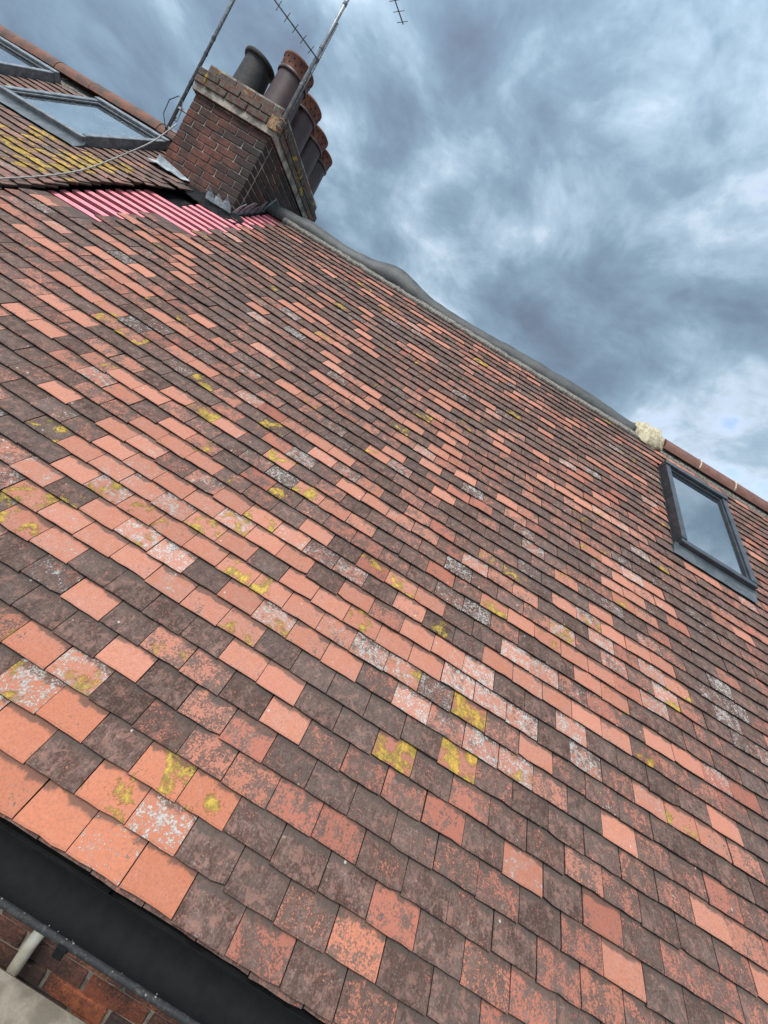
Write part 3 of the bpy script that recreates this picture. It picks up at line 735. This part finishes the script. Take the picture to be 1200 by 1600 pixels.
m.box(CH_X0 + 0.006, CH_X1 - 0.006, CH_Y0 + 0.006, CH_Y1 - 0.006, SH_TOP + 3 * CO - 0.002, SH_TOP + 4.3 * CO - 0.006)
chim = m.make('chimney', MAT_JOINT, house, label='red brick chimney stack leaning on the ridge with sooty corner')
def course_ring(z, x0, x1, y0, y1, odd, nx, ny, mat, capfn, solid_d=0.1):
    px_, py_ = (x1 - x0) / nx, (y1 - y0) / ny; jt = 0.010; zc = z + CO / 2; hz = CO - jt
    # front and right-hand faces, brick by brick
    def runs(a, b_, n, off):
        L = (b_ - a) / n; cuts = [a]; q = a + (L / 2 if off else L)
        while q < b_ - 0.02: cuts.append(q); q += L
        cuts.append(b_); return list(zip(cuts[:-1], cuts[1:]))
    for a, b_ in runs(x0, x1, nx, odd):
        cx = (a + b_) / 2
        for yy, vis in ((y0 + 0.05, True), (y1 - 0.05, False)):
            rz_ = (yy - 0.05) * math.tan(PITCH) if yy < RY else (2 * RY - yy) * math.tan(PITCH)
            if z + CO < rz_ - 0.12: continue
            brick(chim, (cx, yy, zc + random.uniform(-0.0015, 0.0015)), b_ - a - jt, 0.1, hz, capfn(cx, yy, z, 'f'), mat)
    for a, b_ in runs(y0 + 0.1 + jt, y1 - 0.1 - jt, ny, not odd):
        cy = (a + b_) / 2
        rz_ = (a if cy < RY else (2 * RY - b_)) * math.tan(PITCH)
        if z + CO < rz_ - 0.12: continue
        for xx in (x1 - 0.05, x0 + 0.05):
            brick(chim, (xx, cy, zc + random.uniform(-0.0015, 0.0015)), 0.1, b_ - a - jt, hz, capfn(xx, cy, z, 's'), mat)
def shaft_col(x, y, z, f):
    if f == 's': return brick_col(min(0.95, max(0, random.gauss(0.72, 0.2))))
    so = 0.95 * math.exp(-((x - CH_X1) / 0.30) ** 2) * (1 if z < SH_TOP - 0.2 else 0.5) + (0.35 if z > SH_TOP - 4 * CO else 0.0)
    return brick_col(min(0.95, max(0, so + random.gauss(0.06, 0.12))))
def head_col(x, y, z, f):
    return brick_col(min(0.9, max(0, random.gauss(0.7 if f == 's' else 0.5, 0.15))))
for i in range(15): course_ring(Z0 + i * CO, CH_X0, CH_X1, CH_Y0, CH_Y1, i % 2, 4, 6, MAT_BRICK, shaft_col)
for i, ov in enumerate((0.022, 0.045, 0.045)): course_ring(SH_TOP + i * CO, CH_X0 - ov, CH_X1 + ov, CH_Y0 - ov, CH_Y1 + ov, i % 2, 4, 6, MAT_BRICK if i == 0 else MAT_CAP, head_col)
course_ring(SH_TOP + 3 * CO + 0.004, CH_X0 + 0.0, CH_X1 - 0.0, CH_Y0 + 0.0, CH_Y1 - 0.0, 1, 4, 6, MAT_CAP, head_col)
TOPZ = SH_TOP + 4 * CO
# sloped mortar flaunching on top
vs = []; 
for (a, h) in ((0.012, 0.0), (0.10, 0.045), (0.2, 0.06)):
    vs += [(CH_X0 + a, CH_Y0 + a, TOPZ + h - 0.004), (CH_X1 - a, CH_Y0 + a, TOPZ + h - 0.004), (CH_X1 - a, CH_Y1 - a, TOPZ + h - 0.004), (CH_X0 + a, CH_Y1 - a, TOPZ + h - 0.004)]
fs = [(r_ * 4 + j, r_ * 4 + (j + 1) % 4, r_ * 4 + 4 + (j + 1) % 4, r_ * 4 + 4 + j) for r_ in range(2) for j in range(4)] + [(8, 9, 10, 11), (3, 2, 1, 0)]
mesh('flaunching', vs, fs, MAT_MORTAR, chim)
def pot(c, kind):
    if kind == 'black':
        prof = [(0.155, 0.0), (0.150, 0.05), (0.138, 0.30), (0.137, 0.335), (0.158, 0.345), (0.163, 0.36), (0.158, 0.378), (0.128, 0.380), (0.122, 0.33), (0.12, 0.1)]
        p = MB().lathe(c, prof).make('chimney_pot', MAT_POT_D, chim, label='short black chimney pot at the front left'); auto_smooth(p, 35); return
    prof = [(0.158, 0.0), (0.155, 0.05), (0.146, 0.33), (0.146, 0.345), (0.160, 0.350), (0.163, 0.362), (0.158, 0.375), (0.14, 0.376), (0.135, 0.3), (0.13, 0.1)]
    p = MB().lathe(c, prof).make('chimney_pot', MAT_POT_R, chim); auto_smooth(p, 35)
    m = MB().lathe((c[0], c[1], c[2]), [(0.150, 0.3765), (0.153, 0.40), (0.162, 0.48), (0.168, 0.488), (0.168, 0.502), (0.150, 0.515), (0.10, 0.535), (0.095, 0.50), (0.13, 0.45), (0.13, 0.38)])
    auto_smooth(m.make('chimney_pot_cap', MAT_COLLAR, chim), 35)
    m = MB()
    for j in range(14):
        a = 2 * math.pi * (j + 0.3) / 14
        for rw, (rr, zz_) in enumerate(((0.1545, 0.415), (0.161, 0.462))):
            a2 = a + rw * math.pi / 14; u = Vector((math.cos(a2), math.sin(a2), 0)); q = Vector(c) + u * rr + Vector((0, 0, zz_))
            m.tube([q - u * 0.006, q + u * 0.0022], 0.0095, 8)
    m.make('vent_hole', MAT_HOLE, chim)['kind'] = 'stuff'
for y_ in (3.39, 3.78, 4.15, 4.45): pot((-3.20, y_ if y_ < 4.4 else 4.44, TOPZ + 0.03), 'red')
pot((-3.60, 3.42, TOPZ + 0.03), 'black')
# lead: apron at the front left, torn soakers round the front corner
ys = CH_Y0 - 0.002
vs = []; fs = []; N = 8
for i in range(N + 1):
    x = CH_X0 - 0.04 + 0.40 * i / N; t_ = i / N
    zr = ys * math.tan(PITCH)
    w1 = 0.012 * math.sin(i * 2.1)
    for (dy, dz) in ((-0.004, 0.11 - 0.07 * t_), (-0.006, 0.04), (-0.10 + 0.04 * t_ + w1, -0.045 + 0.01 * t_), (-0.10 + 0.04 * t_ + w1, -0.049 + 0.01 * t_), (0.0, 0.03), (0.0, 0.108 - 0.07 * t_)):
        vs.append((x, ys + dy, zr + dz + 0.035 * (1 if dy < -0.05 else 0)))
for i in range(N):
    for j in range(6):
        a, b_ = i * 6 + j, i * 6 + (j + 1) % 6; fs.append((a, b_, b_ + 6, a + 6))
fs.append(tuple(range(6))[::-1]); fs.append(tuple(range(N * 6, N * 6 + 6)))
o = mesh('flashing', vs, fs, MAT_LEAD, chim, label='pale lead apron at the front left of the stack')
bm = bmesh.new(); bm.from_mesh(o.data); bmesh.ops.recalc_face_normals(bm, faces=bm.faces); bm.to_mesh(o.data); bm.free()
def soaker(base, along, out, w, h):
    """torn upright tongue of lead, curling away from the wall"""
    b0 = Vector(base); al = Vector(along).normalized(); ou = Vector(out).normalized(); up = Vector((0, 0, 1)); th = 0.004
    lean = random.uniform(0.15, 0.55); sk = random.uniform(-0.35, 0.35)
    rows = []
    for t_, wd in ((0, 1.0), (0.35, 0.95), (0.7, random.uniform(0.45, 0.7)), (1.0, random.uniform(0.08, 0.25))):
        c = b0 + up * h * t_ + ou * (0.012 + lean * h * t_ * t_ + 0.004 * math.sin(t_ * 5)) + al * sk * w * t_
        rows.append((c - al * w * wd / 2, c + al * w * wd / 2 + ou * 0.01 * t_))
    vs = [p for r_ in rows for p in r_] + [p + ou * th + up * 0.002 for r_ in rows for p in r_]
    fs = []
    for i in range(3):
        a = i * 2; fs += [(a, a + 1, a + 3, a + 2), (8 + a, 8 + a + 2, 8 + a + 3, 8 + a + 1), (a, a + 2, 8 + a + 2, 8 + a), (a + 1, 8 + a + 1, 8 + a + 3, a + 3)]
    fs += [(0, 8, 9, 1), (6, 7, 15, 14)]
    o = mesh('flashing', [tuple(p) for p in vs], fs, MAT_LEAD, chim)
    bm = bmesh.new(); bm.from_mesh(o.data); bmesh.ops.recalc_face_normals(bm, faces=bm.faces); bm.to_mesh(o.data); bm.free()
for i, x in enumerate((-3.20, -3.10, -3.015)):
    soaker((x, CH_Y0 - 0.006, CH_Y0 * math.tan(PITCH) - 0.03), (1, 0.1, 0), (0, -1, 0), 0.10, random.uniform(0.08, 0.12))
for i in range(6):
    y = CH_Y0 + 0.03 + i * 0.082
    soaker((CH_X1 + 0.004, y, y * math.tan(PITCH) - 0.05), (0, 1, 0.84), (1, -0.1, 0), 0.08, random.uniform(0.11, 0.18))
# crumpled underlay dressed round the stack
vs = []; fs = []; NA = 22
for i in range(NA + 1):
    x = -3.48 + (CH_X1 + 0.16 + 3.48) * i / NA
    for j in range(5):
        s = CH_Y0 / CP - 0.20 + 0.20 * j / 4
        vs.append(rp(x, s, -0.045 + 0.03 * mnoise.noise(Vector((x * 13, s * 13, 2))) + (0.03 if j == 4 else 0) + (0.022 if x < -3.2 else 0)))
for i in range(NA):
    for j in range(4): a = i * 5 + j; fs.append((a, a + 5, a + 6, a + 1))
o = mesh('underlay', vs, fs, MAT_FELT, chim, smooth=True, label='crumpled black underlay at the foot of the stack')
so = o.modifiers.new('thick', 'SOLIDIFY'); so.thickness = 0.004

# ------------------------------------------------------------------ front wall and gutter
WY = 0.15
m = MB().box(PARTY, X_END, WY + 0.003, 2 * RY - 0.2, GZ, -0.16)
m.box(PARTY, X_END, WY + 0.003, WY + 0.26, -0.16, -0.07)
wall = m.make('wall', MAT_JOINT, house, label='red brick front wall under the gutter')
m = MB().box(X_FAR, PARTY - 0.004, WY + 0.012, 2 * RY - 0.2, GZ, -0.16); m.box(X_FAR, PARTY - 0.004, WY + 0.012, WY + 0.26, -0.16, -0.07)
m.make('wall', MAT_JOINT, nbr)
for r_ in range(9):
    z = -0.84 + r_ * 0.075
    for i in range(-9, 8):
        x = i * 0.225 + (0.1125 if r_ % 2 else 0)
        cc = random.choice(((0.40, 0.12, 0.055), (0.44, 0.16, 0.08), (0.32, 0.095, 0.05), (0.20, 0.08, 0.055), (0.08, 0.05, 0.045)))
        brick(wall, (x, WY + 0.045, z), 0.213, 0.1, 0.064, cc)
fascia = MB().box(PARTY, X_END, WY - 0.115, WY - 0.095, -0.20, -0.045).make('fascia', MAT_GUTTER, house)
MB().box(PARTY, X_END, WY - 0.095, WY + 0.002, -0.20, -0.185).make('soffit', MAT_GUTTER, house)
# half-round gutter
gut_c, gut_z, gr = -0.048, -0.052, 0.060
vs = []; fs = []; n = 14; NXg = 2
xs = [PARTY, X_END]
for x in xs:
    for rad in (gr, gr - 0.003):
        for j in range(n + 1):
            a = math.pi + math.pi * j / n
            vs.append((x, gut_c - rad * math.cos(a - math.pi) * -1 * -1 if False else gut_c + rad * math.cos(a), gut_z + rad * math.sin(a) * 1.05))
K = n + 1
for j in range(n):
    fs.append((j, j + 1, 2 * K + j + 1, 2 * K + j)); fs.append((K + j + 1, K + j, 3 * K + j, 3 * K + j + 1))
fs += [(0, 2 * K, 3 * K, K), (n, K + n, 3 * K + n, 2 * K + n), tuple([*range(0, K), *range(2 * K - 1, K - 1, -1)]), tuple([*range(2 * K, 3 * K), *range(4 * K - 1, 3 * K - 1, -1)])]
gut = mesh('gutter', vs, fs, MAT_GUTTER, house, label='black half-round gutter below the eaves')
bm = bmesh.new(); bm.from_mesh(gut.data); bmesh.ops.recalc_face_normals(bm, faces=bm.faces); bm.to_mesh(gut.data); bm.free(); auto_smooth(gut, 50)
# rolled outer lip
m = MB(); m.tube([(PARTY + 0.002, gut_c - gr - 0.003, gut_z + 0.001), (X_END - 0.002, gut_c - gr - 0.003, gut_z + 0.001)], 0.0075, 10); m.make('lip', MAT_GUTTERLIP, gut, smooth=True)
for bx_ in (-1.95, -1.05, -0.19, 0.70, 1.6, 2.5, 3.4, 4.3):
    m = MB(); pts = [(gut_c + (gr + 0.004) * math.cos(math.pi + math.pi * j / 10), gut_z + (gr + 0.004) * math.sin(math.pi + math.pi * j / 10) * 1.05) for j in range(11)]
    vs = []; fs = []
    pts2 = [(gut_c + (gr + 0.0005) * math.cos(math.pi + math.pi * j / 10), gut_z + (gr + 0.0005) * math.sin(math.pi + math.pi * j / 10) * 1.05) for j in range(11)]
    for x in (bx_ - 0.012, bx_ + 0.012):
        for p in pts + pts2: vs.append((x, p[0], p[1]))
    for j in range(10):
        fs += [(j, j + 1, 22 + j + 1, 22 + j), (11 + j + 1, 11 + j, 33 + j, 33 + j + 1), (j, 11 + j, 11 + j + 1, j + 1), (22 + j, 22 + j + 1, 33 + j + 1, 33 + j)]
    m.add(vs, fs); m.box(bx_ - 0.012, bx_ + 0.012, gut_c - gr - 0.019, gut_c - gr - 0.0105, gut_z - 0.022, gut_z + 0.006)
    m.box(bx_ - 0.012, bx_ + 0.012, gut_c + gr - 0.002, WY - 0.116, gut_z - 0.02, gut_z - 0.004)
    m.make('bracket', MAT_GUTTER, gut)
m = MB()
for _ in range(70):
    x = random.uniform(-1.0, 1.4); r_ = random.choice((0.0007, 0.001, 0.0016)); a = random.uniform(0, 1)
    y = gut_c - gr - 0.003 + random.uniform(-0.006, 0.008); z = gut_z + 0.0065 + r_ * 0.3
    m.box(x - r_ * random.uniform(1, 2), x + r_, y - r_, y + r_, z, z + r_ * 1.2)
m.make('grit', MAT_DEBRIS, gut)['kind'] = 'stuff'
# overflow pipe stub
m = MB().tube([(-0.305, WY + 0.10, -0.445), (-0.306, WY - 0.005, -0.448), (-0.308, WY - 0.026, -0.458), (-0.31, WY - 0.035, -0.478), (-0.312, WY - 0.037, -0.53), (-0.314, WY - 0.037, -0.578)], 0.019, 14)
m.tube([(-0.314, WY - 0.037, -0.578), (-0.3142, WY - 0.037, -0.586)], [0.019, 0.012], 14)
auto_smooth(m.make('overflow_pipe', MAT_PLASTIC, wall, label='pale plastic overflow pipe stub'), 50)

# ------------------------------------------------------------------ scaffold
sca = thing('scaffold', (0.2, -0.55, GZ), 'scaffold platform of pale weathered boards below the gutter', 'scaffold')
BZ = -0.45
for i in range(5):
    y1 = 0.032 - i * 0.232
    vs = []; fs = []; N = 20
    m = MB().box(-2.2, 2.2, y1 - 0.225, y1, BZ - 0.038, BZ + random.uniform(-0.002, 0.002)); m.make('board', MAT_BOARD, sca, bevel=0.004)
for x in (-1.9, -0.95, 0.95, 1.9):
    MB().tube([(x, 0.0, BZ - 0.0645), (x, -1.45, BZ - 0.0645)], 0.0242, 12).make('transom', MAT_GALV, sca, smooth=True)
MB().tube([(-2.3, -1.25, BZ - 0.1135), (2.3, -1.25, BZ - 0.1135)], 0.0242, 12).make('ledger', MAT_GALV, sca, smooth=True)
MB().tube([(-2.3, -0.06, BZ - 0.1135), (2.3, -0.06, BZ - 0.1135)], 0.0242, 12).make('ledger', MAT_GALV, sca, smooth=True)
for x in (-2.0, 2.0):
    MB().tube([(x, -1.2985, GZ), (x, -1.2985, BZ - 0.03)], 0.0242, 12).make('standard', MAT_GALV, sca, smooth=True)
    MB().tube([(x, -0.1085, GZ), (x, -0.1085, BZ - 0.092)], 0.0242, 12).make('standard', MAT_GALV, sca, smooth=True)

# ------------------------------------------------------------------ aerials and cables
A = thing('television_aerial', (-4.03, 3.29, 3.04), 'thin dark aerial mast bracketed to the left side of the chimney', 'aerial')
MB().tube([(-4.03, 3.29, 3.02), (-4.03, 3.29, 5.6)], 0.0155, 12).make('mast', MAT_MAST, A, smooth=True)
for z in (3.08, 3.30):
    MB().box(-4.045, CH_X0 - 0.001, 3.278, 3.302, z - 0.010, z + 0.010).make('bracket', MAT_GALV, A)
MB().box(CH_X0 - 0.008, CH_X0 - 0.0005, 3.26, 3.32, 3.03, 3.36).make('wall_plate', MAT_GALV, A)
for z in (3.55, 3.86, 4.02): MB().tube([(-4.03, 3.29, z), (-4.03, 3.29, z + 0.025)], 0.0185, 12).make('tape', MAT_CABLE_D, A)
MB().tube([(-4.03, 3.272, 3.05), (-4.10, 3.25, 3.16), (-4.11, 3.25, 3.30), (-4.05, 3.26, 3.385), (-4.0, 3.27, 3.36), (-3.965, 3.27, 3.26), (-3.96, 3.27, 3.17), (-3.93, 3.2, 3.13), (-3.88, 3.16, 3.15)], 0.0042, 6).make('lead', MAT_CABLE_D, A, smooth=True)
A2 = thing('television_aerial', (-2.93, 3.12, 3.55), 'steel aerial mast with toothed booms on the front right corner of the chimney', 'aerial')
mx, my = -2.905, 3.105
MB().tube([(mx, my, 3.52), (mx, my, 5.5)], 0.0165, 12).make('mast', MAT_GALV, A2, smooth=True)
MB().tube([(mx + 0.028, my + 0.012, 3.62), (mx + 0.02, my + 0.012, 4.6)], 0.0075, 8).make('lead', MAT_MAST, A2, smooth=True)
MB().box(mx - 0.13, mx + 0.015, CH_Y0 - 0.056, CH_Y0 - 0.0475, 3.50, 3.62).make('clamp_plate', MAT_RUST, A2)
for z in (3.53, 3.60): MB().tube([(mx - 0.03, my + 0.02, z), (mx - 0.02, my - 0.022, z), (mx + 0.02, my - 0.022, z), (mx + 0.03, my + 0.02, z)], 0.005, 8).make('bolt', MAT_RUST, A2, smooth=True)
for z in (3.95, 4.32, 4.75): MB().tube([(mx, my, z), (mx, my, z + 0.03)], 0.0195, 12).make('clamp', MAT_MAST, A2)
def yagi(p0, d, L, step, w, start, parent, first=0.0):
    d = Vector(d).normalized(); q = Vector((-d.y, d.x, 0)).normalized(); p0 = Vector(p0)
    MB().tube([p0 - d * start, p0 + d * L], 0.0062, 8).make('boom', MAT_MAST, parent, smooth=True)
    s = -start + 0.012
    while s < L:
        c = p0 + d * s
        MB().tube([c - q * w / 2, c + q * w / 2], 0.0032, 6).make('element', MAT_MAST, parent, smooth=True); s += step
def z_at(px, py, y):
    d = R_W.T @ np.array([(px - 600) / F_PX, (py - 800) / F_PX, 1.0]); t_ = (y - CAM[1]) / d[1]; return CAM + t_ * d
p_ = z_at(499, 92, my - 0.02)
yagi((mx, my - 0.026, float(p_[2])), (-0.376, -0.33, 0), 1.1, 0.088, 0.15, 0.05, A2)
def on_z(px, py, z):
    d = R_W.T @ np.array([(px - 600) / F_PX, (py - 800) / F_PX, 1.0]); t_ = (z - CAM[2]) / d[2]; return CAM + t_ * d
zt = 5.38
ta, tb_ = on_z(630, 38, zt), on_z(617, 0, zt); dv = Vector((ta - tb_).tolist()).normalized()
yagi(Vector(ta.tolist()) - dv * 0.75, dv, 0.75, 0.088, 0.15, 0.25, A2)
pa = Vector(ta.tolist()) - dv * 0.55
MB().tube([(mx, my, zt - 0.0), tuple(pa)], 0.008, 8).make('arm', MAT_MAST, A2, smooth=True)

cpts = [(-3.86, 3.17, 3.10)]
for q in ((252, 212), (227, 227)):
    cpts.append(tuple(z_at(*q, 3.05 if q[0] > 240 else 2.86)))
for q in ((165, 253), (123, 267), (67, 275), (0, 279), (-60, 282)):
    x_, s_q = back(*q, 0.034); cpts.append(rp(x_, s_q, 0.034))
pts = []
for i in range(len(cpts) - 1):
    p0, p1, p2, p3 = [Vector(cpts[max(0, min(len(cpts) - 1, i + d))]) for d in (-1, 0, 1, 2)]
    for t_ in (0, .25, .5, .75):
        pts.append(0.5 * ((2 * p1) + (p2 - p0) * t_ + (2 * p0 - 5 * p1 + 4 * p2 - p3) * t_ ** 2 + (3 * p1 - p0 - 3 * p2 + p3) * t_ ** 3))
pts.append(Vector(cpts[-1]))
o = MB().tube(pts, 0.0055, 8).make('cable', MAT_CABLE, smooth=True)
tag(o, 'pale grey cable trailing from the chimney down the mossy roof', 'cable')
